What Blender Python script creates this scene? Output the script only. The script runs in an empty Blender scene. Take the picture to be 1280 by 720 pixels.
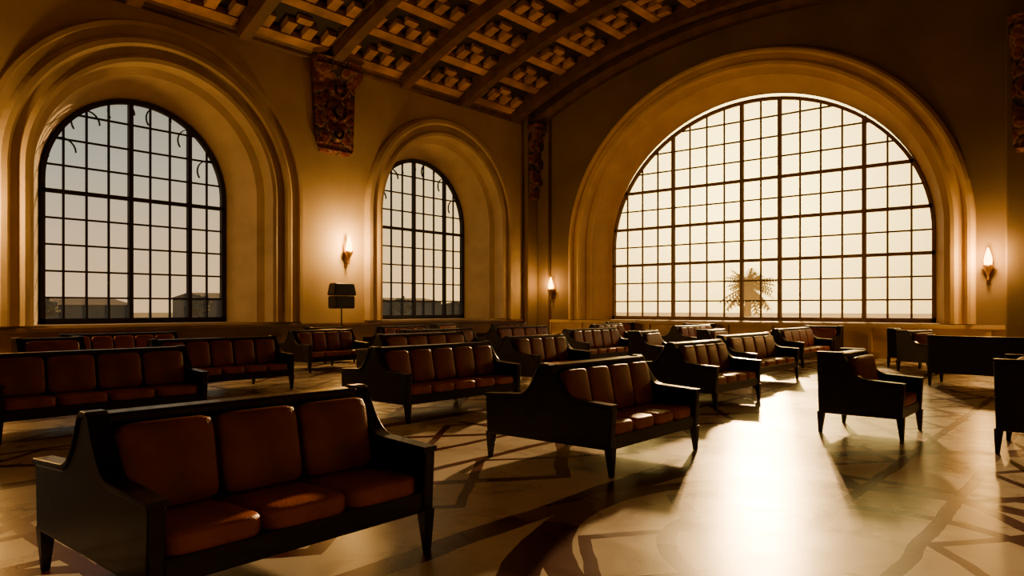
import bpy, bmesh, math, random
from mathutils import Vector, Matrix, noise
random.seed(7)
S=bpy.context.scene
COL=S.collection
# ------------------------------------------------------------------ materials
def new_mat(name):
    m=bpy.data.materials.new(name); m.use_nodes=True
    nt=m.node_tree; nt.nodes.clear()
    out=nt.nodes.new('ShaderNodeOutputMaterial')
    return m,nt,out
def noisy(name,c1,c2,scale=3.0,rough=0.6,rvar=0.1,bump=0.1,bscale=None,metal=0.0,coat=0.0,detail=6,spec=0.5):
    m,nt,out=new_mat(name)
    b=nt.nodes.new('ShaderNodeBsdfPrincipled'); nt.links.new(b.outputs[0],out.inputs[0])
    tc=nt.nodes.new('ShaderNodeTexCoord')
    n=nt.nodes.new('ShaderNodeTexNoise'); n.inputs['Scale'].default_value=scale; n.inputs['Detail'].default_value=detail
    nt.links.new(tc.outputs['Object'],n.inputs['Vector'])
    r=nt.nodes.new('ShaderNodeValToRGB'); r.color_ramp.elements[0].position=0.35; r.color_ramp.elements[1].position=0.65
    r.color_ramp.elements[0].color=(*c1,1); r.color_ramp.elements[1].color=(*c2,1)
    nt.links.new(n.outputs['Fac'],r.inputs[0]); nt.links.new(r.outputs[0],b.inputs['Base Color'])
    mr=nt.nodes.new('ShaderNodeMapRange'); mr.inputs['To Min'].default_value=max(0.02,rough-rvar); mr.inputs['To Max'].default_value=rough+rvar
    nt.links.new(n.outputs['Fac'],mr.inputs[0]); nt.links.new(mr.outputs[0],b.inputs['Roughness'])
    b.inputs['Metallic'].default_value=metal; b.inputs['Coat Weight'].default_value=coat
    b.inputs['Specular IOR Level'].default_value=spec
    if bump>0:
        n2=nt.nodes.new('ShaderNodeTexNoise'); n2.inputs['Scale'].default_value=bscale or scale*6; n2.inputs['Detail'].default_value=4
        nt.links.new(tc.outputs['Object'],n2.inputs['Vector'])
        bp=nt.nodes.new('ShaderNodeBump'); bp.inputs['Strength'].default_value=bump; bp.inputs['Distance'].default_value=0.02
        nt.links.new(n2.outputs['Fac'],bp.inputs['Height']); nt.links.new(bp.outputs[0],b.inputs['Normal'])
    return m
M={}
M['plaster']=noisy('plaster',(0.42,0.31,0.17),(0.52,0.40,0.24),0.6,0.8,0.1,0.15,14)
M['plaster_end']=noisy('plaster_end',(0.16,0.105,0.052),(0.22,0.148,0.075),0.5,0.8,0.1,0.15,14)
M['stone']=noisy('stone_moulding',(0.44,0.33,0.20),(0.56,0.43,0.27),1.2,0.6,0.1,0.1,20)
M['stone_lit']=noisy('stone_moulding_lit',(0.64,0.44,0.19),(0.76,0.55,0.27),1.2,0.55,0.1,0.1,20)  # brighter copy of the stone, golden window light put into its colour
M['wains']=noisy('wainscot_tile',(0.10,0.055,0.026),(0.17,0.095,0.045),1.4,0.4,0.1,0.1,10)
M['wood']=noisy('settle_wood',(0.005,0.0028,0.0022),(0.015,0.007,0.0045),5,0.34,0.08,0.05,40,coat=0.1,spec=0.35)
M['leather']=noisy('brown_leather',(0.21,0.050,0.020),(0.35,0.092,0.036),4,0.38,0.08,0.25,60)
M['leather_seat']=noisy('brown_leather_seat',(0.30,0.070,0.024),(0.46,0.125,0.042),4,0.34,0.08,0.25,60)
M['steel']=noisy('window_iron',(0.012,0.011,0.010),(0.025,0.022,0.018),3,0.6,0.1,0.0)
M['steel_big']=noisy('window_iron_hazed',(0.20,0.115,0.04),(0.28,0.17,0.065),3,0.5,0.1,0.0)  # window iron lightened to gold, haze and bloom put into the colour
M['ceil']=noisy('ceiling_boards',(0.012,0.006,0.003),(0.024,0.012,0.005),2.0,0.7,0.1,0.2,12)
M['beam']=noisy('ceiling_beam',(0.075,0.034,0.014),(0.14,0.065,0.026),2.5,0.6,0.1,0.2,12)
M['beam_light']=noisy('ceiling_stencil',(0.22,0.11,0.042),(0.60,0.33,0.12),1.0,0.6,0.1,0.2,12)
M['brass']=noisy('aged_brass',(0.25,0.14,0.05),(0.4,0.24,0.09),8,0.35,0.1,0.0,metal=0.9)
M['black']=noisy('black_plastic',(0.012,0.010,0.010),(0.02,0.018,0.016),8,0.5,0.1,0.05)
M['ground']=noisy('outdoor_paving',(0.20,0.15,0.10),(0.28,0.21,0.14),0.1,0.9,0.05,0.0)
M['bldg']=noisy('stucco_hazed',(0.12,0.11,0.10),(0.17,0.15,0.135),0.3,0.9,0.05,0.0)  # stucco lightened, distance haze painted into the colour
M['roof']=noisy('roof_tile',(0.08,0.06,0.055),(0.11,0.08,0.07),1,0.9,0.05,0.0)
M['bark']=noisy('palm_bark',(0.05,0.03,0.018),(0.09,0.06,0.03),6,0.9,0.05,0.3)
M['frond']=noisy('palm_frond',(0.03,0.022,0.008),(0.05,0.038,0.012),4,0.7,0.1,0.0)
M['leaf']=noisy('tree_leaves_hazed',(0.07,0.07,0.055),(0.10,0.10,0.075),2,0.9,0.05,0.0)  # foliage tone raised to carry painted outdoor haze
m,nt,out=new_mat('carved_polychrome')
b=nt.nodes.new('ShaderNodeBsdfPrincipled'); nt.links.new(b.outputs[0],out.inputs[0]); b.inputs['Roughness'].default_value=0.6
tc=nt.nodes.new('ShaderNodeTexCoord'); v=nt.nodes.new('ShaderNodeTexVoronoi'); v.inputs['Scale'].default_value=4.2
nz=nt.nodes.new('ShaderNodeTexNoise'); nz.inputs['Scale'].default_value=5
mx=nt.nodes.new('ShaderNodeMix'); mx.data_type='VECTOR'; mx.inputs[0].default_value=0.12
nt.links.new(tc.outputs['Object'],mx.inputs[4]); nt.links.new(tc.outputs['Object'],nz.inputs['Vector']); nt.links.new(nz.outputs['Color'],mx.inputs[5])
nt.links.new(mx.outputs[1],v.inputs['Vector'])
r=nt.nodes.new('ShaderNodeValToRGB'); e=r.color_ramp.elements
e[0].position=0.0; e[0].color=(0.30,0.14,0.08,1); e[1].position=0.75; e[1].color=(0.02,0.006,0.006,1)
x=e.new(0.14); x.color=(0.15,0.022,0.018,1); x=e.new(0.50); x.color=(0.10,0.014,0.013,1); x=e.new(0.57); x.color=(0.24,0.11,0.06,1)
nt.links.new(v.outputs['Distance'],r.inputs[0]); nt.links.new(r.outputs[0],b.inputs['Base Color'])
bp=nt.nodes.new('ShaderNodeBump'); bp.inputs['Strength'].default_value=0.9; bp.inputs['Distance'].default_value=0.08; bp.invert=True
nt.links.new(v.outputs['Distance'],bp.inputs['Height']); nt.links.new(bp.outputs[0],b.inputs['Normal'])
M['carved']=m
def glass(name,haze,col,low=None):
    m,nt,out=new_mat(name)
    t=nt.nodes.new('ShaderNodeBsdfTransparent'); t.inputs[0].default_value=(1,0.97,0.92,1)
    tl=nt.nodes.new('ShaderNodeBsdfTranslucent'); tl.inputs[0].default_value=(*col,1)
    mix=nt.nodes.new('ShaderNodeMixShader')
    tc=nt.nodes.new('ShaderNodeTexCoord'); n=nt.nodes.new('ShaderNodeTexNoise'); n.inputs['Scale'].default_value=0.7; n.inputs['Detail'].default_value=3
    nt.links.new(tc.outputs['Object'],n.inputs['Vector'])
    mr=nt.nodes.new('ShaderNodeMapRange'); mr.inputs[1].default_value=0.3; mr.inputs[2].default_value=0.7
    mr.inputs[3].default_value=haze*0.7; mr.inputs[4].default_value=haze*1.3
    nt.links.new(n.outputs['Fac'],mr.inputs[0]); src=mr.outputs[0]
    if low:  # extra translucency towards the sill, standing in for hazy air
        s=nt.nodes.new('ShaderNodeSeparateXYZ'); nt.links.new(tc.outputs['Object'],s.inputs[0])
        g=nt.nodes.new('ShaderNodeMapRange'); g.interpolation_type='SMOOTHSTEP'
        for i,vv in enumerate((1.0,5.0,low,0.0)): g.inputs[i+1].default_value=vv
        nt.links.new(s.outputs[2],g.inputs[0])
        ad=nt.nodes.new('ShaderNodeMath'); ad.operation='ADD'; nt.links.new(src,ad.inputs[0]); nt.links.new(g.outputs[0],ad.inputs[1]); src=ad.outputs[0]
    nt.links.new(src,mix.inputs[0])
    nt.links.new(t.outputs[0],mix.inputs[1]); nt.links.new(tl.outputs[0],mix.inputs[2]); nt.links.new(mix.outputs[0],out.inputs[0])
    return m
M['glass_big']=glass('dusty_glass_hazed',0.10,(1,0.74,0.34),0.12)  # dusty panes with the hall's golden haze painted in, denser low down
M['glass']=glass('dusty_glass',0.04,(0.85,0.87,0.85))
def emis(name,c,s):
    m,nt,out=new_mat(name)
    e=nt.nodes.new('ShaderNodeEmission'); e.inputs[0].default_value=(*c,1)
    lw=nt.nodes.new('ShaderNodeTexNoise'); lw.inputs['Scale'].default_value=6
    mr=nt.nodes.new('ShaderNodeMapRange'); mr.inputs[3].default_value=s*0.8; mr.inputs[4].default_value=s*1.2
    nt.links.new(lw.outputs['Fac'],mr.inputs[0]); nt.links.new(mr.outputs[0],e.inputs[1]); nt.links.new(e.outputs[0],out.inputs[0])
    return m
M['lamp']=emis('sconce_shade_lit',(1.0,0.44,0.08),24)
# floor
m,nt,out=new_mat('marble_floor_inlay'); M['floor']=m
N=nt.nodes; Lk=nt.links
b=N.new('ShaderNodeBsdfPrincipled'); Lk.new(b.outputs[0],out.inputs[0])
geo=N.new('ShaderNodeNewGeometry'); sep=N.new('ShaderNodeSeparateXYZ'); 
wn=N.new('ShaderNodeTexNoise'); wn.inputs['Scale'].default_value=1.3; wn.inputs['Detail'].default_value=3
Lk.new(geo.outputs['Position'],wn.inputs['Vector'])
ws=N.new('ShaderNodeVectorMath'); ws.operation='SUBTRACT'; ws.inputs[1].default_value=(0.5,0.5,0.5); Lk.new(wn.outputs['Color'],ws.inputs[0])
wm=N.new('ShaderNodeVectorMath'); wm.operation='MULTIPLY_ADD'; wm.inputs[1].default_value=(0.10,0.10,0); Lk.new(ws.outputs[0],wm.inputs[0]); Lk.new(geo.outputs['Position'],wm.inputs[2])
Lk.new(wm.outputs[0],sep.inputs[0])
def mth(op,a,b2=None,c=None,clamp=False):
    n=N.new('ShaderNodeMath'); n.operation=op; n.use_clamp=clamp
    for i,vv in enumerate((a,b2,c)):
        if vv is None: continue
        if isinstance(vv,(int,float)): n.inputs[i].default_value=vv
        else: Lk.new(vv,n.inputs[i])
    return n.outputs[0]
X=sep.outputs[0]; Y=sep.outputs[1]
def band(val,center,half):
    d=mth('ABSOLUTE',mth('SUBTRACT',val,center))
    return mth('LESS_THAN',d,half)
def ring(cx,cy,R,half):
    dx=mth('SUBTRACT',X,cx); dy=mth('SUBTRACT',Y,cy)
    d=mth('SQRT',mth('ADD',mth('MULTIPLY',dx,dx),mth('MULTIPLY',dy,dy)))
    return band(d,R,half)
masks=[]
px=mth('PINGPONG',mth('ADD',X,-15.35+39.0),1.95)
masks.append(mth('LESS_THAN',px,0.11))
masks.append(band(px,1.62,0.05))
tri=mth('PINGPONG',Y,1.3)
masks.append(band(mth('ADD',px,mth('MULTIPLY',tri,-0.75)),0.55,0.085))
masks.append(band(mth('ADD',px,mth('MULTIPLY',tri,0.75)),1.55,0.055))
masks.append(ring(19.6,5.2,4.15,0.12))
masks.append(ring(17.4,4.7,1.85,0.10))
masks.append(ring(17.4,4.7,1.15,0.06))
py=mth('PINGPONG',mth('ADD',Y,40.0),2.6)
masks.append(mth('MULTIPLY',mth('LESS_THAN',py,0.06),mth('GREATER_THAN',px,0.5)))
acc=masks[0]
for k in masks[1:]: acc=mth('MAXIMUM',acc,k)
bn=N.new('ShaderNodeTexNoise'); bn.inputs['Scale'].default_value=0.6; bn.inputs['Detail'].default_value=2; Lk.new(geo.outputs['Position'],bn.inputs['Vector'])
acc=mth('MULTIPLY',acc,mth('MULTIPLY_ADD',mth('GREATER_THAN',bn.outputs['Fac'],0.38),0.17,0.83))
mn=N.new('ShaderNodeTexNoise'); mn.inputs['Scale'].default_value=1.6; mn.inputs['Detail'].default_value=8; mn.inputs['Distortion'].default_value=1.2; Lk.new(geo.outputs['Position'],mn.inputs['Vector'])
mr=N.new('ShaderNodeValToRGB'); mr.color_ramp.elements[0].position=0.3; mr.color_ramp.elements[0].color=(0.52,0.44,0.34,1); mr.color_ramp.elements[1].position=0.6; mr.color_ramp.elements[1].color=(0.74,0.66,0.54,1)
Lk.new(mn.outputs['Fac'],mr.inputs[0])
cm=N.new('ShaderNodeMix'); cm.data_type='RGBA'; Lk.new(acc,cm.inputs[0]); Lk.new(mr.outputs[0],cm.inputs[6]); cm.inputs[7].default_value=(0.075,0.008,0.005,1)
Lk.new(cm.outputs[2],b.inputs['Base Color'])
rr=N.new('ShaderNodeMapRange'); rr.inputs[3].default_value=0.20; rr.inputs[4].default_value=0.38; Lk.new(mn.outputs['Fac'],rr.inputs[0]); Lk.new(rr.outputs[0],b.inputs['Roughness'])
b.inputs['Specular IOR Level'].default_value=0.25
bp=N.new('ShaderNodeBump'); bp.inputs['Strength'].default_value=0.05; bp.inputs['Distance'].default_value=0.02; Lk.new(mn.outputs['Fac'],bp.inputs['Height']); Lk.new(bp.outputs[0],b.inputs['Normal'])

# ------------------------------------------------------------------ mesh helpers
def mk(name,verts,faces,mats,midx=None,smooth=False,parent=None,kind=None,loc=None):
    me=bpy.data.meshes.new(name); me.from_pydata([tuple(v) for v in verts],[],faces)
    for mm in mats: me.materials.append(mm)
    if midx: 
        for p,i in zip(me.polygons,midx): p.material_index=i
    if smooth:
        for p in me.polygons: p.use_smooth=True
    if not name.startswith(('wall_left','wall_end','wall_right','wall_back','ceiling','floor')):
        bmm=bmesh.new(); bmm.from_mesh(me); bmesh.ops.recalc_face_normals(bmm,faces=bmm.faces); bmm.to_mesh(me); bmm.free()
    o=bpy.data.objects.new(name,me); COL.objects.link(o)
    if parent: o.parent=parent
    if kind: o['kind']=kind
    if loc: o.location=loc
    return o
class B:
    def __init__(s): s.v=[]; s.f=[]; s.m=[]
    def box(s,x0,x1,y0,y1,z0,z1,mi=0):
        i=len(s.v)
        s.v+= [Vector(p) for p in ((x0,y0,z0),(x1,y0,z0),(x1,y1,z0),(x0,y1,z0),(x0,y0,z1),(x1,y0,z1),(x1,y1,z1),(x0,y1,z1))]
        for q in ((0,3,2,1),(4,5,6,7),(0,1,5,4),(1,2,6,5),(2,3,7,6),(3,0,4,7)):
            s.f.append([i+k for k in q]); s.m.append(mi)
    def frust(s,cx,cy,z0,z1,a0,b0,a1,b1,mi=0,ox=0,oy=0):
        i=len(s.v)
        s.v+= [Vector(p) for p in ((cx-a0+ox,cy-b0+oy,z0),(cx+a0+ox,cy-b0+oy,z0),(cx+a0+ox,cy+b0+oy,z0),(cx-a0+ox,cy+b0+oy,z0),(cx-a1,cy-b1,z1),(cx+a1,cy-b1,z1),(cx+a1,cy+b1,z1),(cx-a1,cy+b1,z1))]
        for q in ((0,3,2,1),(4,5,6,7),(0,1,5,4),(1,2,6,5),(2,3,7,6),(3,0,4,7)):
            s.f.append([i+k for k in q]); s.m.append(mi)
    def add(s,vs,fs,mi=0):
        i=len(s.v); s.v+= [Vector(v) for v in vs]
        for q in fs: s.f.append([i+k for k in q]); s.m.append(mi)
    def loft(s,rings,closed=False,mi=0):
        n=len(rings[0]); i=len(s.v)
        for r in rings: s.v+= [Vector(p) for p in r]
        for a in range(len(rings)-1):
            for k in range(n if closed else n-1):
                k2=(k+1)%n
                s.f.append([i+a*n+k,i+a*n+k2,i+(a+1)*n+k2,i+(a+1)*n+k]); s.m.append(mi)
    def revolve(s,prof,cx=0,cy=0,seg=16,mi=0):
        rings=[[(cx+r*math.cos(2*math.pi*k/seg),cy+r*math.sin(2*math.pi*k/seg),z) for k in range(seg)] for r,z in prof]
        s.loft(rings,closed=True,mi=mi)
    def obj(s,name,mats,**kw): return mk(name,s.v,s.f,mats,s.m,**kw)
def bevel(o,w=0.01,seg=2):
    md=o.modifiers.new('bevel','BEVEL'); md.width=w; md.segments=seg; md.limit_method='ANGLE'; md.angle_limit=math.radians(35)
    return o

# ------------------------------------------------------------------ room
W=19.4; YE=23.5; YB=-10.0; ZS=9.3; SAG=2.3
RV=((W/2)**2+SAG**2)/(2*SAG)
def vault(x): return ZS+math.sqrt(RV*RV-(x-W/2)**2)-(RV-SAG)
def outline(hw,rise,z0,zs,n=48):
    p=[(-hw,z0),(-hw,zs)]
    for k in range(1,n): 
        t=math.pi*(1-k/n); p.append((hw*math.cos(t),zs+rise*math.sin(t)))
    p+=[(hw,zs),(hw,z0)]
    return p
def wall_open(u0,u1,top,openings,mapf,name,mat):
    bb=B()
    cur=u0
    def cols(a,b,n):
        for k in range(n):
            ua=a+(b-a)*k/n; ub=a+(b-a)*(k+1)/n
            bb.add([mapf(ua,0,0),mapf(ub,0,0),mapf(ub,top(ub),0),mapf(ua,top(ua),0)],[(0,1,2,3)])
    for (c,hw,rise,z0,zs) in openings:
        cols(cur,c-hw,10)
        n=48; us=[c+hw*math.cos(math.pi*(1-k/n)) for k in range(n+1)]
        for k in range(n):
            ua,ub=us[k],us[k+1]
            za=zs+rise*math.sin(math.pi*(1-k/n)); zb=zs+rise*math.sin(math.pi*(1-(k+1)/n))
            bb.add([mapf(ua,0,0),mapf(ub,0,0),mapf(ub,z0,0),mapf(ua,z0,0)],[(0,1,2,3)])
            bb.add([mapf(ua,za,0),mapf(ub,zb,0),mapf(ub,top(ub),0),mapf(ua,top(ua),0)],[(0,1,2,3)])
        cur=c+hw
    cols(cur,u1,10)
    return bb.obj(name,[mat],kind='structure')
mapL=lambda u,v,n:(n,u,v)
mapE=lambda u,v,n:(u,YE-n,v)
WL=[(8.3,3.0,3.0,1.1,4.65),(18.3,3.0,3.0,1.1,4.65)]
WEo=(8.65,6.3,5.72,1.05,3.85)
wall_open(YB,YE,lambda u:ZS,[(-1.7,3.0,3.0,1.1,4.65)]+WL,mapL,'wall_left',M['plaster'])
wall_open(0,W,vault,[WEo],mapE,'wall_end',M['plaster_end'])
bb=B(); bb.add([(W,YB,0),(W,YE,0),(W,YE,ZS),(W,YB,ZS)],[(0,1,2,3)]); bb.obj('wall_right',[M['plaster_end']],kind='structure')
bb=B()
for k in range(20):
    a=W*k/20; b2=W*(k+1)/20; bb.add([(a,YB,0),(b2,YB,0),(b2,YB,vault(b2)),(a,YB,vault(a))],[(0,1,2,3)])
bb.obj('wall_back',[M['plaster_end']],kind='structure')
bb=B(); bb.add([(0,YB,0),(W,YB,0),(W,YE,0),(0,YE,0)],[(0,1,2,3)]); bb.obj('floor',[M['floor']],kind='structure')
bb=B(); bb.loft([[(W*k/40,y,vault(W*k/40)) for k in range(41)] for y in (YB,YE)]); bb.obj('ceiling',[M['ceil']],kind='structure')

def surround(name,c,hw,rise,z0,zs,mapf,prof,mats):
    bb=B()
    rings=[]
    for (o,n) in prof:
        rings.append([mapf(c+u,v,n) for u,v in outline(hw+o,rise+o,z0,zs)])
    bb.loft(rings)
    for i in range(len(prof)-1):
        (o1,n1),(o2,n2)=prof[i],prof[i+1]
        if n1<=0 and n2<=0:
            bb.add([mapf(c-hw-o1,z0,n1),mapf(c+hw+o1,z0,n1),mapf(c+hw+o2,z0,n2),mapf(c-hw-o2,z0,n2)],[(0,1,2,3)])
    return bb.obj(name,mats,kind='structure')
profL=[(-0.65,-1.5),(-0.22,-0.45),(-0.22,-0.38),(-0.02,-0.30),(0,0),(0,0.12),(0.10,0.14),(0.17,0.10),(0.20,0.045),(0.36,0.045),(0.38,0.12),(0.44,0.17),(0.56,0.17),(0.64,0.10),(0.66,0.0)]
profL1=profL[:-1]+[(0.66,0.05),(0.86,0.05),(0.88,0.13),(0.98,0.13),(1.02,0.0)]
profE=[(-0.62,-1.3),(-0.22,-0.40),(-0.22,-0.30),(-0.02,-0.22),(0,0),(0,0.13),(0.1,0.15),(0.17,0.10),(0.18,0.05),(0.34,0.05),(0.36,0.14),(0.42,0.19),(0.50,0.19),(0.58,0.1),(0.6,0)]
surround('trim_1',8.3,3.0,3.0,1.1,4.65,mapL,profL1,[M['stone']])
surround('trim_2',18.3,3.0,3.0,1.1,4.65,mapL,profL,[M['stone']])
surround('trim_3',-1.7,3.0,3.0,1.1,4.65,mapL,profL1,[M['stone']])
surround('trim_4',*WEo,mapE,profE,[M['stone_lit']])
def window(name,c,hw,rise,z0,zs,mapf,nd,ncol,thick_c,rows,thick_rows,mats,trace=0,fw=0.019,tw=0.055):
    bb=B()
    def bx(u0,u1,v0,v1,n0,n1,mi=0):
        vs=[mapf(c+u,v,n) for n in (n0,n1) for (u,v) in ((u0,v0),(u1,v0),(u1,v1),(u0,v1))]
        bb.add(vs,[(0,1,2,3),(4,7,6,5),(0,4,5,1),(1,5,6,2),(2,6,7,3),(3,7,4,0)],mi)
    def htop(u): 
        q=max(0,1-(u/hw)**2); return zs+rise*math.sqrt(q)
    def wid(v):
        if v<=zs: return hw
        q=max(0,1-((v-zs)/rise)**2); return hw*math.sqrt(q)
    fr=0.11
    o1=outline(hw,rise,z0,zs); o2=outline(hw-fr,rise-fr,z0,zs)
    rr=[[mapf(c+u,v,nd) for u,v in o1],[mapf(c+u,v,nd+0.14) for u,v in o1],[mapf(c+u,v,nd+0.14) for u,v in o2],[mapf(c+u,v,nd) for u,v in o2]]
    bb.loft(rr)
    bx(-hw,hw,z0,z0+0.14,nd,nd+0.14)
    for k in range(1,ncol):
        u=-hw+2*hw*k/ncol; th=(k in thick_c)
        w=tw if th else fw
        bx(u-w,u+w,z0,htop(u)-0.02,nd+0.02,nd+(0.15 if th else 0.08))
    H=zs+rise-z0
    for k in range(1,rows):
        v=z0+H*k/rows; th=(k in thick_rows)
        w=tw*0.9 if th else fw; uu=wid(v)-0.02
        if uu>0.3: bx(-uu,uu,v-w,v+w,nd+0.02,nd+(0.14 if th else 0.075))
    def arcbar(cu,cv,r,a0,a1,w=0.013,n=20):
        inn=[]
        for k in range(n+1):
            a=a0+(a1-a0)*k/n
            u=cu+r*math.cos(a); v=cv+r*math.sin(a)
            ok=abs(u)<=wid(v)-0.02 and v<zs+rise
            inn.append((u,v,a,ok))
        for p,q in zip(inn,inn[1:]):
            if p[3] and q[3]:
                vs=[]
                for n_ in (nd+0.03,nd+0.09):
                    for (s_,rad) in ((p,-w),(p,w),(q,w),(q,-w)):
                        vs.append(mapf(c+cu+(r+rad)*math.cos(s_[2]),cv+(r+rad)*math.sin(s_[2]),n_))
                bb.add(vs,[(0,1,2,3),(4,7,6,5),(0,4,5,1),(1,5,6,2),(2,6,7,3),(3,7,4,0)])
    if trace:
        nn=trace
        for k in range(nn):
            a=math.pi*(0.12+0.76*k/(nn-1)); rr_=0.86
            arcbar(hw*rr_*math.cos(a),zs+rise*rr_*math.sin(a),hw*0.14,0,math.pi*1.2,n=14)
    ol=outline(hw-0.02,rise-0.02,z0,zs)
    i=len(bb.v); bb.v+= [Vector(mapf(c+u,v,nd+0.05)) for u,v in ol]; bb.f.append(list(range(i,i+len(ol)))); bb.m.append(1)
    return bb.obj(name,mats,kind='structure')
ms_=[M['steel'],M['glass']]
window('window_1',8.3,2.36,2.36,1.1,4.65,mapL,-1.5,9,(4,7),9,(5,),ms_,6,fw=0.024)
window('window_2',18.3,2.36,2.36,1.1,4.65,mapL,-1.5,9,(4,7),9,(5,),ms_,6,fw=0.024)
window('window_3',-1.7,2.36,2.36,1.1,4.65,mapL,-1.5,9,(4,7),9,(5,),ms_,6,fw=0.024)
window('window_4',8.7,5.68,5.02,1.05,3.80,mapE,-1.3,17,(4,8,10,14),11,(3,5,7),[M['steel_big'],M['glass_big']],0,fw=0.028,tw=0.06)
def slab(name,x0,x1,y0,y1,z0,z1,mat,bev=0):
    bb=B(); bb.box(x0,x1,y0,y1,z0,z1); o=bb.obj(name,[mat],kind='structure')
    if bev: bevel(o,bev)
    return o
slab('trim_5',0,0.05,YB,YE,0,0.95,M['wains'])
slab('trim_6',0,0.11,YB,YE,0.95,1.05,M['wains'],0.02)
slab('trim_7',0,W,YE-0.05,YE,0,0.92,M['stone_lit'])
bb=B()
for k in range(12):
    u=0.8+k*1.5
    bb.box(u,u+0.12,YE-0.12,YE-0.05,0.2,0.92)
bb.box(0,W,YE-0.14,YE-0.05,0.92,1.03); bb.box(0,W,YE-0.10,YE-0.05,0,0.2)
bb.obj('trim_8',[M['stone_lit']],kind='structure')
slab('baseboard_left',0.05,0.09,YB,YE,0,0.2,M['wains'])
bb=B(); prof=[(0,8.95),(0.10,9.0),(0.12,9.1),(0.26,9.2),(0.32,9.3),(0.32,9.42),(0,9.42)]
bb.loft([[(n,y,z) for n,z in prof] for y in (YB,YE)]); bb.obj('trim_9',[M['beam']],kind='structure')
slab('trim_10',0,0.30,22.65,YE,0,ZS,M['plaster_end'],0.05)
slab('trim_11',0.30,0.85,YE-0.25,YE,0,ZS+0.1,M['plaster_end'],0.05)
slab('trim_12',16.25,19.4,YE-0.35,YE,0,9.3,M['plaster_end'],0.05)
bb=B()
rr=[]
for (dy,dz) in ((0,0),(0.55,0),(0.55,-0.35),(0.3,-0.5),(0,-0.5)):
    rr.append([(W*k/40,YE-dy,vault(W*k/40)+dz) for k in range(41)])
bb.loft(rr); bb.obj('trim_13',[M['beam']],kind='structure')

tn=14
pitch=2.9
def arcp(s):
    a0=math.asin((W/2)/RV); a=-a0+2*a0*s
    return W/2+RV*math.sin(a), ZS-(RV-SAG)+RV*math.cos(a), a
def vbox(bb,s0,s1,y0,y1,d0,d1,mi=0,n=1):
    ri=[]
    for k in range(n+1):
        s=s0+(s1-s0)*k/n; x,z,a=arcp(s); nx,nz=math.sin(a),math.cos(a)
        ri.append([(x-nx*d,y,z-nz*d) for (y,d) in ((y0,d0),(y1,d0),(y1,d1),(y0,d1))])
    bb.loft(ri,closed=True,mi=mi)
    bb.add(ri[0],[(0,1,2,3)],mi); bb.add(ri[-1],[(3,2,1,0)],mi)
y=YE-1.55; ys=[]
while y>YB+1: ys.append(y); y-=pitch
NS=15
for i,y in enumerate(ys):
    bb=B()
    hw_=0.17
    vbox(bb,0.0,1.0,y-hw_,y+hw_,0.0,0.50,0,n=40)
    vbox(bb,0.0,1.0,y-hw_-0.10,y+hw_+0.10,0.0,0.16,0,n=40)
    bb.obj('trim_%d'%tn,[M['beam']],kind='structure'); tn+=1
    if i+1<len(ys):
        ya=y-pitch+0.30; yb=y-0.30; ym=(ya+yb)/2; q=(yb-ya)
        bb=B()
        for k in range(NS):
            s0=(k+0.10)/NS; ds=1.0/NS
            vbox(bb,s0,s0+0.22*ds,ya,yb,0.0,0.24,0)
            vbox(bb,s0+0.22*ds,s0+0.56*ds,ya+0.02,ya+0.13*q,0.0,0.20,0)
            vbox(bb,s0+0.22*ds,s0+0.56*ds,ya+0.29*q,ya+0.42*q,0.0,0.20,0)
            vbox(bb,s0+0.22*ds,s0+0.56*ds,yb-0.42*q,yb-0.29*q,0.0,0.20,0)
            vbox(bb,s0+0.22*ds,s0+0.56*ds,yb-0.13*q,yb-0.02,0.0,0.20,0)
            vbox(bb,s0+0.56*ds,s0+0.72*ds,ym-0.10*q,ym+0.10*q,0.0,0.14,0)
        bb.obj('trim_%d'%tn,[M['beam_light']],kind='structure'); tn+=1

# ------------------------------------------------------------------ labelled things
def top(o,label,cat,group=None):
    o['label']=label; o['category']=cat
    if group: o['group']=group
    return o
def empty(name,loc,label,cat,group=None,rot=0):
    o=bpy.data.objects.new(name,None); COL.objects.link(o); o.location=loc; o.rotation_euler=(0,0,rot)
    o.empty_display_size=0.2
    return top(o,label,cat,group)
def copy_tree(o,loc,rot=0,label=None,group=None):
    c=o.copy(); COL.objects.link(c); c.location=loc; c.rotation_euler=(0,0,rot)
    if label: c['label']=label
    if group: c['group']=group
    for ch in list(o.children):
        k=ch.copy(); COL.objects.link(k); k.parent=c; k.matrix_parent_inverse=ch.matrix_parent_inverse.copy()
    return c

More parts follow.
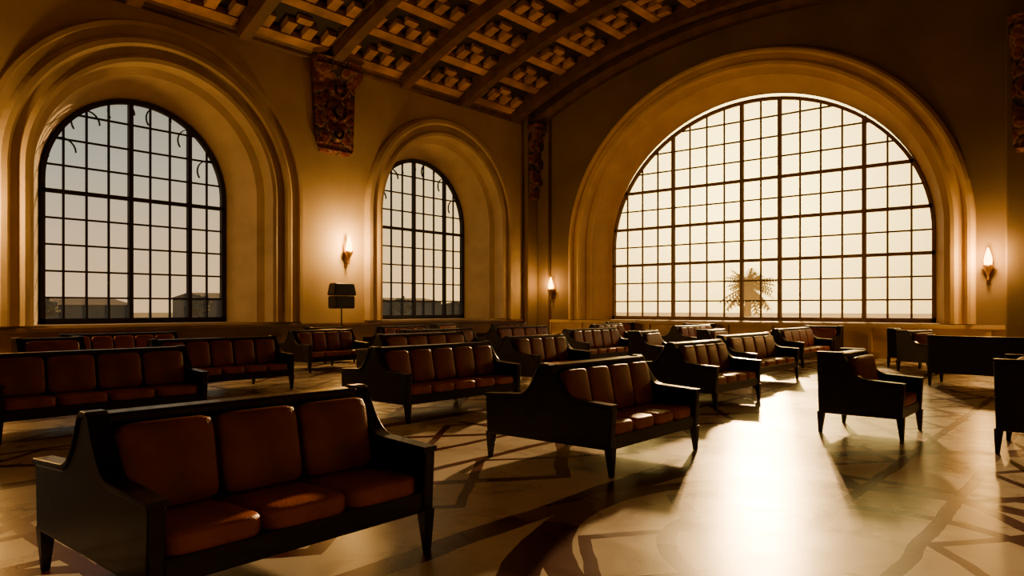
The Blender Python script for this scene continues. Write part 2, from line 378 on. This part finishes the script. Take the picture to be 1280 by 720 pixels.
def corbel(loc,rot,w,h,label):
    bb=B()
    prof=[(0.0,0.0),(0.08,0.02),(0.14,0.10),(0.10,0.20),(0.14,0.30),(0.20,0.8),(0.20,0.55*h),(0.26,0.75*h),(0.42,0.86*h),(0.50,0.92*h),(0.44,0.95*h),(0.54,h),(0,h)]
    n=14; rings=[]
    for k in range(n+1):
        t=-1+2*k/n
        ww=[]
        for (p,z) in prof:
            f=0.80+0.06*math.cos(z*5)
            if z>0.84*h: f=1.0
            if z<0.22: f=0.62+z
            ww.append((p*(1-0.2*abs(t)**3),t*w*0.5*f,z))
        rings.append(ww)
    bb.loft(rings)
    bb.add(rings[0],[tuple(range(len(prof)))]); bb.add(rings[-1],[tuple(range(len(prof)))])
    for zc,r in ((h*0.22,0.22*w/1.4),(h*0.46,0.32*w/1.4),(h*0.70,0.28*w/1.4)):
        xo=0.14+0.10*zc/h
        prof2=[(r,0),(r,0.08),(r*0.75,0.13),(r*0.7,0.06),(r*0.4,0.06),(r*0.3,0.15),(0.01,0.17)]
        seg=16
        rg=[[(xo+d,rr_*math.cos(2*math.pi*k/seg),zc+rr_*math.sin(2*math.pi*k/seg)) for k in range(seg)] for rr_,d in prof2]
        bb.loft(rg,closed=True)
    o=bb.obj('wall_corbel',[M['carved']],loc=loc); o.rotation_euler=(0,0,rot)
    return top(o,label,'corbel','carved corbels under the ceiling beams')
corbel((0.0,13.45,6.25),0,1.7,2.8,'carved dark red and gold corbel on plaster wall between windows')
corbel((0.30,23.05,5.9),0,0.85,3.0,'carved dark red corbel on pilaster in hall corner')
corbel((0.0,3.3,6.25),0,1.7,2.8,'carved dark red and gold corbel beside arched window')
corbel((16.8,YE-0.35,5.6),-math.pi/2,0.9,3.5,'carved dark red corbel on pilaster beside great window')

def sconce(loc,rot,label,power):
    e=empty('wall_sconce',loc,label,'wall lamp','lit sconces on the hall walls',rot)
    bb=B(); bb.frust(0.02,0,-0.48,0.22,0.02,0.05,0.02,0.09); bb.revolve([(0.0,-0.40),(0.03,-0.38),(0.02,-0.28),(0.06,-0.16),(0.12,-0.06),(0.14,0.0),(0.12,0.03),(0.09,0.0)],0.18,0,14)
    bb.box(0.0,0.18,-0.018,0.018,-0.20,-0.16); bb.box(0.0,0.16,-0.015,0.015,-0.35,-0.32)
    bb.obj('bracket',[M['brass']],parent=e)
    bb=B(); bb.revolve([(0.03,0.0),(0.085,0.03),(0.10,0.12),(0.09,0.22),(0.06,0.34),(0.03,0.44),(0.008,0.5)],0.18,0,16)
    bb.obj('lamp_shade',[M['lamp']],parent=e,smooth=True)
    l=bpy.data.lights.new('sconce_light','POINT'); l.energy=power; l.color=(1,0.52,0.13); l.shadow_soft_size=0.12
    lo=bpy.data.objects.new('sconce_light',l); COL.objects.link(lo); lo.parent=e; lo.location=(0.55,0,0.25)
    return e
sconce((0.0,13.9,3.25),0,'lit brass wall sconce with amber glass on plaster wall',360)
sconce((0.0,3.7,3.4),0,'lit brass wall sconce with amber glass beside arched window',600)
sconce((0.95,YE,2.25),-math.pi/2,'lit brass wall sconce with amber glass near hall corner',70)
sconce((15.85,YE,2.65),-math.pi/2,'lit brass wall sconce with amber glass beside great window',260)

e=empty('loudspeaker_stand',(0.75,13.2,0),'black two-part loudspeaker on thin floor stand by the wall','loudspeaker')
bb=B(); bb.revolve([(0.0,0.0),(0.25,0.0),(0.25,0.025),(0.05,0.05),(0.02,0.08)],0,0,20); bb.obj('base',[M['black']],parent=e)
bb=B(); bb.revolve([(0.022,0.05),(0.022,1.5),(0.0,1.5)],0,0,12); bb.obj('pole',[M['black']],parent=e)
bb=B(); bb.box(-0.2,0.2,-0.36,0.36,1.48,1.86); bevel(bb.obj('speaker_cabinet',[M['black']],parent=e),0.05,3)
bb=B(); bb.frust(0.02,0,1.87,2.25,0.2,0.42,0.16,0.36); bevel(bb.obj('speaker_horn',[M['black']],parent=e),0.06,3)

# ------------------------------------------------------------------ seating
def cushion(sx,sy,sz,p=7.0,puff=0.12,cuts=7):
    bm=bmesh.new(); bmesh.ops.create_cube(bm,size=2.0)
    bmesh.ops.subdivide_edges(bm,edges=bm.edges[:],cuts=cuts,use_grid_fill=True)
    for v in bm.verts:
        c=v.co; mx_=max(abs(c.x),abs(c.y),abs(c.z)); nm=(abs(c.x)**p+abs(c.y)**p+abs(c.z)**p)**(1/p)
        q=c*(mx_/nm)
        f=1+puff*(1-min(1,q.x**2))*(1-min(1,q.y**2))
        v.co=Vector((q.x*sx/2,q.y*sy/2,q.z*sz/2*f))
    me=bpy.data.meshes.new('cushion'); bm.to_mesh(me); bm.free()
    for pl in me.polygons: pl.use_smooth=True
    return me
def arm_profile(D,xb,double,ha=0.63,hb=0.95):
    pts=[]
    n=44
    x0=-D/2; x1=D/2
    for k in range(n+1):
        x=x0+(x1-x0)*k/n
        d=abs(x-xb)-0.06
        if not double and x<xb: d=-1
        tr=0.27
        t=max(0,min(1,d/tr)); t=1-(1-t)**2.2
        z=hb*(1-t)+(ha+0.02*math.cos((x-xb)*3))*t
        pts.append((x,z))
    return pts
def settle(L,D,n,double=True,name='settle',xb=None):
    e=bpy.data.objects.new(name,None); COL.objects.link(e)
    if xb is None: xb=0.0 if double else -D/2+0.16
    zb=0.24
    prof=arm_profile(D,xb,double)
    poly=prof+[(D/2-0.02,zb+0.0),(-D/2+0.02,zb)]
    for sg in (-1,1):
        y0=sg*L/2; y1=sg*(L/2-0.085)
        bb=B(); k=len(poly)
        vs=[(x,y0,z) for x,z in poly]+[(x,y1,z) for x,z in poly]
        fs=[tuple(range(k)),tuple(range(2*k-1,k-1,-1))]+[(i,(i+1)%k,k+(i+1)%k,k+i) for i in range(k)]
        bb.add(vs,fs)
        bevel(bb.obj('armrest',[M['wood']],parent=e),0.014,2)
        ya=min(y0,y1)-0.012; yb_=max(y0,y1)+0.012
        bb=B()
        rings=[[(x,ya,z-0.004),(x,yb_,z-0.004),(x,yb_,z+0.028),(x,ya,z+0.028)] for x,z in prof]
        bb.loft(rings,closed=True); bb.add(rings[0],[(0,1,2,3)]); bb.add(rings[-1],[(3,2,1,0)])
        bevel(bb.obj('arm_cap',[M['wood']],parent=e),0.008,2)
    for sx_ in (-1,1):
        for sy_ in (-1,1):
            bb=B(); cx=sx_*(D/2-0.045); cy=sy_*(L/2-0.043)
            bb.frust(cx,cy,0.0,zb+0.02,0.020,0.020,0.042,0.042,ox=sx_*0.012,oy=0)
            bevel(bb.obj('leg',[M['wood']],parent=e),0.006,2)
    bb=B(); li=L/2-0.085
    t=0.05
    bb.box(xb-t,xb+t,-li,li,zb+0.02,0.90); bb.box(xb-t-0.03,xb+t+0.03,-li,li,0.90,0.965)
    bevel(bb.obj('backrest',[M['wood']],parent=e),0.02,3)
    sides=(1,-1) if double else (1,)
    for sd in sides:
        xf=D/2*sd
        bb=B(); a,b2=sorted((xf-0.03*sd,xf-0.075*sd)); bb.box(a,b2,-li,li,zb,0.365)
        bevel(bb.obj('front_rail',[M['wood']],parent=e),0.008,2)
        a,b2=sorted((xb+t*sd,xf-0.075*sd)); bb=B(); bb.box(a,b2,-li,li,zb+0.06,0.33); bb.obj('seat_deck',[M['wood']],parent=e)
        dep=abs(xf-0.03*sd-(xb+t*sd)); cw=2*li/n
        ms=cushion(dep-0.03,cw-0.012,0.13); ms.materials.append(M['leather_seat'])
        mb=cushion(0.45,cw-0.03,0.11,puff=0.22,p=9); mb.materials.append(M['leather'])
        for k in range(n):
            yy=-li+cw*(k+0.5)
            o=bpy.data.objects.new('seat_cushion',ms); COL.objects.link(o); o.parent=e; o.location=(xb+(t+0.01+dep/2)*sd,yy,0.402); o.rotation_euler=(0,-0.03*sd,random.uniform(-.008,.008))
            o=bpy.data.objects.new('back_cushion',mb); COL.objects.link(o); o.parent=e
            o.location=(xb+(t+0.12)*sd,yy,0.69); o.rotation_euler=(0,(math.pi/2-0.20)*sd,0)
    if not double:
        bb=B(); bb.box(-D/2+0.01,-D/2+0.05,-li,li,zb,0.93); bevel(bb.obj('back_panel',[M['wood']],parent=e),0.008,2)
    return e
T3=settle(1.73,1.48,3); T4=settle(1.73,1.5,4); T4L=settle(2.4,1.4,4); T5=settle(2.3,1.4,5); AC=settle(1.05,0.95,1,double=False,name='armchair',xb=-0.24)
used=set()
def put(T,x1,y0,D,L,label,cat='sofa',group='wooden settles with leather cushions',rot=0):
    loc=(x1-D/2,y0+L/2,0)
    if T.name not in used and rot==0 and 'label' not in T.keys():
        used.add(T.name); T.location=loc; T['label']=label; T['category']=cat; T['group']=group; return T
    c=copy_tree(T,loc,rot,label,group); c['category']=cat; return c
put(T3,15.35,1.38,1.48,1.73,'three-seat dark wooden settle, worn red-brown leather cushions, polished floor')
put(T4,15.2,5.38,1.5,1.73,'four-cushion dark settle with brown leather catching window light')
put(T4L,9.25,2.35,1.4,2.4,'long four-seat settle with dark red leather cushions')
put(T5,11.6,6.2,1.4,2.3,'five-cushion dark settle with brown leather near hall centre')
g2='leather armchairs around the hall'
put(AC,16.75,9.0,0.95,1.05,'single leather armchair with high curved arms in open floor','armchair',g2)
put(T4,14.1,9.95,1.5,1.73,'four-cushion leather settle glowing in low sun')
put(T5,6.9,5.3,1.4,2.3,'five-cushion settle with red leather backs near arched window')
put(AC,18.55,8.85,0.95,1.05,'dark leather armchair beside open marble floor','armchair',g2)
far='dark wooden settle with brown leather cushions, row across hall'
L_=[(T4L,13.4,13.2,1.4,2.4),(T4,10.6,10.2,1.5,1.73),(T5,8.7,14.6,1.4,2.3),(T4L,5.9,15.0,1.4,2.4),(T4,4.4,9.6,1.5,1.73),(T5,3.0,5.2,1.4,2.3),
    (T4,3.0,13.4,1.5,1.73),(T4L,12.6,18.3,1.4,2.4),(T5,9.2,19.4,1.4,2.3),(T4,6.2,19.6,1.5,1.73),(T4,3.3,18.0,1.5,1.73),(T4L,7.9,9.3,1.4,2.4),(T4L,6.0,11.6,1.4,2.4)]
for i,(T,x1,y0,D,L) in enumerate(L_):
    put(T,x1,y0,D,L,far)
for (x,y,r) in ((12.3,21.6,-math.pi/2),(14.9,20.2,0.2),(15.6,18.8,-0.3),(2.3,11.5,0),(1.9,16.6,0.2),(4.6,4.0,0),(10.9,14.3,0.1),(11.6,16.4,0),(5.0,22.2,-1.2),(8.0,22.3,-1.5)):
    put(AC,x,y,0.95,1.05,'brown leather armchair with wooden arms, far part of hall','armchair',g2,rot=r)
TB=settle(2.5,0.95,3,double=False,name='settle'); TB.location=(17.0,16.3,0); TB.rotation_euler=(0,0,math.pi/2-0.06)
top(TB,'long dark settle with high back turned toward open floor','sofa','wooden settles with leather cushions')

# ------------------------------------------------------------------ outdoors
bb=B(); 
R=220
x0,x1,y0,y1=-1.6,W+0.1,YB-0.1,YE+1.4
for (a,b2,c,d) in ((-R,R,y1,R),(-R,R,-R,y0),(-R,x0,y0,y1),(x1,R,y0,y1)):
    bb.add([(a,c,-0.02),(b2,c,-0.02),(b2,d,-0.02),(a,d,-0.02)],[(0,1,2,3)])
bb.obj('floor_outdoor',[M['ground']],kind='structure')
def building(x,y,w,d,h,label):
    e=empty('building',(x,y,-0.02),label,'building','low buildings outside the windows')
    bb=B(); bb.box(-w/2,w/2,-d/2,d/2,0,h)
    for k in range(int(d//3)):
        yy=-d/2+1.5+3*k; bb.box(w/2,w/2+0.08,yy-0.5,yy+0.5,1.0,min(h-0.4,2.2))
    bb.obj('building_body',[M['bldg']],parent=e)
    bb=B(); bb.add([(-w/2-.3,-d/2-.3,h),(w/2+.3,-d/2-.3,h),(w/2+.3,d/2+.3,h),(-w/2-.3,d/2+.3,h),(0,-d/2-.3,h+.6),(0,d/2+.3,h+.6)],[(0,1,2,3),(0,1,4),(3,5,2),(1,2,5,4),(0,4,5,3)])
    bb.obj('roof',[M['roof']],parent=e)
for (x,y,w,d,h) in ((-54,14,8,7,2.2),(-58,24,9,10,1.8),(-54,38,8,6,2.5),(-60,52,9,12,2.0),(-62,70,8,9,2.4),(-60,84,8,9,1.9)):
    building(x,y,w,d,h,'low gabled building in morning haze outside window')
def tree(x,y,h,seed):
    e=empty('tree',(x,y,-0.02),'dark leafy tree on the skyline outside window','tree','trees outside the arched windows')
    bb=B(); bb.revolve([(0.22,0),(0.16,h*0.3),(0.10,h*0.7)],0,0,8); bb.obj('trunk',[M['bark']],parent=e)
    bm=bmesh.new(); bmesh.ops.create_icosphere(bm,subdivisions=4,radius=1.0)
    for v in bm.verts:
        n=noise.noise(v.co*2.0+Vector((seed,0,0)))*0.45+noise.noise(v.co*6+Vector((0,seed,0)))*0.22
        v.co=Vector((v.co.x*h*0.42,v.co.y*h*0.42,v.co.z*h*0.33))*(1+n)+Vector((0,0,h*0.68))
    me=bpy.data.meshes.new('foliage'); bm.to_mesh(me); bm.free(); me.materials.append(M['leaf'])
    o=bpy.data.objects.new('foliage',me); COL.objects.link(o); o.parent=e
for i,(x,y,h) in enumerate(((-46,19.5,2.2),(-47,32.4,2.5),(-48,48,2.4),(-49,59,2.7))): tree(x,y,h,i*3.7)
def palm(loc,h,label,crown=1.7,seed=1):
    rnd=random.Random(seed)
    e=empty('palm_tree',loc,label,'palm tree')
    bb=B(); rings=[]
    for k in range(13):
        z=h*k/12; r=0.22-0.06*k/12+0.02*(k%2); rings.append([(0.15*math.sin(z*0.5)+r*math.cos(a),r*math.sin(a),z) for a in [2*math.pi*j/10 for j in range(10)]])
    bb.loft(rings,closed=True); bb.obj('trunk',[M['bark']],parent=e)
    bx=0.15*math.sin(h*0.5)
    for f in range(44):
        az=f*2.4; el=-0.7+2.1*((f*7)%44)/44; bb=B()
        pts=[]
        cr=crown*rnd.uniform(.75,1.1)
        for k in range(11):
            t=k/10; hor=cr*t*math.cos(el*0.8)
            zz=h+cr*(math.sin(el)*t-0.35*t*t)
            pts.append(Vector((bx+hor*math.cos(az),hor*math.sin(az),zz)))
        side=Vector((-math.sin(az),math.cos(az),0))
        for k in range(10):
            p,q=pts[k],pts[k+1]; bb.add([p-side*0.045,p+side*0.045,q+side*0.045,q-side*0.045],[(0,1,2,3)])
            ln=0.50*math.sin(math.pi*(0.12+0.8*k/10))
            for sg in (-1,1):
                tip=p+side*sg*ln+(q-p)*1.2-Vector((0,0,ln*0.45))
                bb.add([p,p+(q-p)*0.95,tip],[(0,1,2)])
        bb.obj('palm_frond',[M['frond']],parent=e)
palm((2.72,38.93,-0.02),2.7,'small bushy palm tree silhouetted outside great window',1.55,3)

# ------------------------------------------------------------------ light
sd=Vector((-.382,.986,.27)).normalized()
sl=bpy.data.lights.new('sun','SUN'); sl.energy=7.0; sl.angle=math.radians(1.8); sl.color=(1.0,0.58,0.22)
so=bpy.data.objects.new('sun',sl); COL.objects.link(so); so.rotation_euler=(-sd).to_track_quat('-Z','Y').to_euler(); so.location=(0,40,20)
w=bpy.data.worlds.new('sky'); S.world=w; w.use_nodes=True; nt=w.node_tree; nt.nodes.clear(); N=nt.nodes; Lk=nt.links
out=N.new('ShaderNodeOutputWorld'); bg=N.new('ShaderNodeBackground'); Lk.new(bg.outputs[0],out.inputs[0])
tc=N.new('ShaderNodeTexCoord'); nrm=N.new('ShaderNodeVectorMath'); nrm.operation='NORMALIZE'; Lk.new(tc.outputs['Generated'],nrm.inputs[0])
sp=N.new('ShaderNodeSeparateXYZ'); Lk.new(nrm.outputs[0],sp.inputs[0])
rp=N.new('ShaderNodeValToRGB'); e=rp.color_ramp.elements
e[0].position=0.0; e[0].color=(1.0,0.64,0.34,1); e[1].position=0.5; e[1].color=(0.08,0.12,0.13,1)
q=e.new(0.08); q.color=(0.86,0.62,0.38,1); q=e.new(0.17); q.color=(0.50,0.50,0.41,1); q=e.new(0.28); q.color=(0.22,0.27,0.27,1)
Lk.new(sp.outputs[2],rp.inputs[0])
dt=N.new('ShaderNodeVectorMath'); dt.operation='DOT_PRODUCT'; dt.inputs[1].default_value=tuple(Vector((-.40,.986,.17)).normalized()); Lk.new(nrm.outputs[0],dt.inputs[0])
def glow(pw,col,st):
    mx_=N.new('ShaderNodeMath'); mx_.operation='MAXIMUM'; mx_.inputs[1].default_value=0; Lk.new(dt.outputs['Value'],mx_.inputs[0])
    p=N.new('ShaderNodeMath'); p.operation='POWER'; p.inputs[1].default_value=pw; Lk.new(mx_.outputs[0],p.inputs[0])
    v=N.new('ShaderNodeVectorMath'); v.operation='SCALE'; v.inputs[0].default_value=[c*st for c in col]; Lk.new(p.outputs[0],v.inputs['Scale']); return v.outputs[0]
a1=N.new('ShaderNodeVectorMath'); Lk.new(rp.outputs[0],a1.inputs[0]); Lk.new(glow(9,(1,0.55,0.05),2.0),a1.inputs[1])
a2=N.new('ShaderNodeVectorMath'); Lk.new(a1.outputs[0],a2.inputs[0]); Lk.new(glow(50,(1,0.76,0.22),6.5),a2.inputs[1])
Lk.new(a2.outputs[0],bg.inputs[0]); bg.inputs[1].default_value=1.0
def portal(name,loc,rot,sx_,sy_):
    l=bpy.data.lights.new(name,'AREA'); l.shape='RECTANGLE'; l.size=sx_; l.size_y=sy_; l.energy=1
    l.cycles.is_portal=True
    o=bpy.data.objects.new(name,l); COL.objects.link(o); o.location=loc; o.rotation_euler=rot
portal('window_portal',(8.7,YE+1.32,5.0),(-math.pi/2,0,0),11.4,8.0)
for yy in (8.3,18.3,-1.7): portal('window_portal',(-1.52,yy,4.05),(0,-math.pi/2,0),6.0,4.8)

# ------------------------------------------------------------------ camera
cam=bpy.data.cameras.new('camera'); cam.sensor_width=36; cam.lens=36*900/1280; cam.shift_y=25/1280; cam.clip_end=600
co=bpy.data.objects.new('camera',cam); COL.objects.link(co); co.location=(18.6,0,1.5)
co.rotation_euler=(math.pi/2,0,math.radians(40.2)); S.camera=co
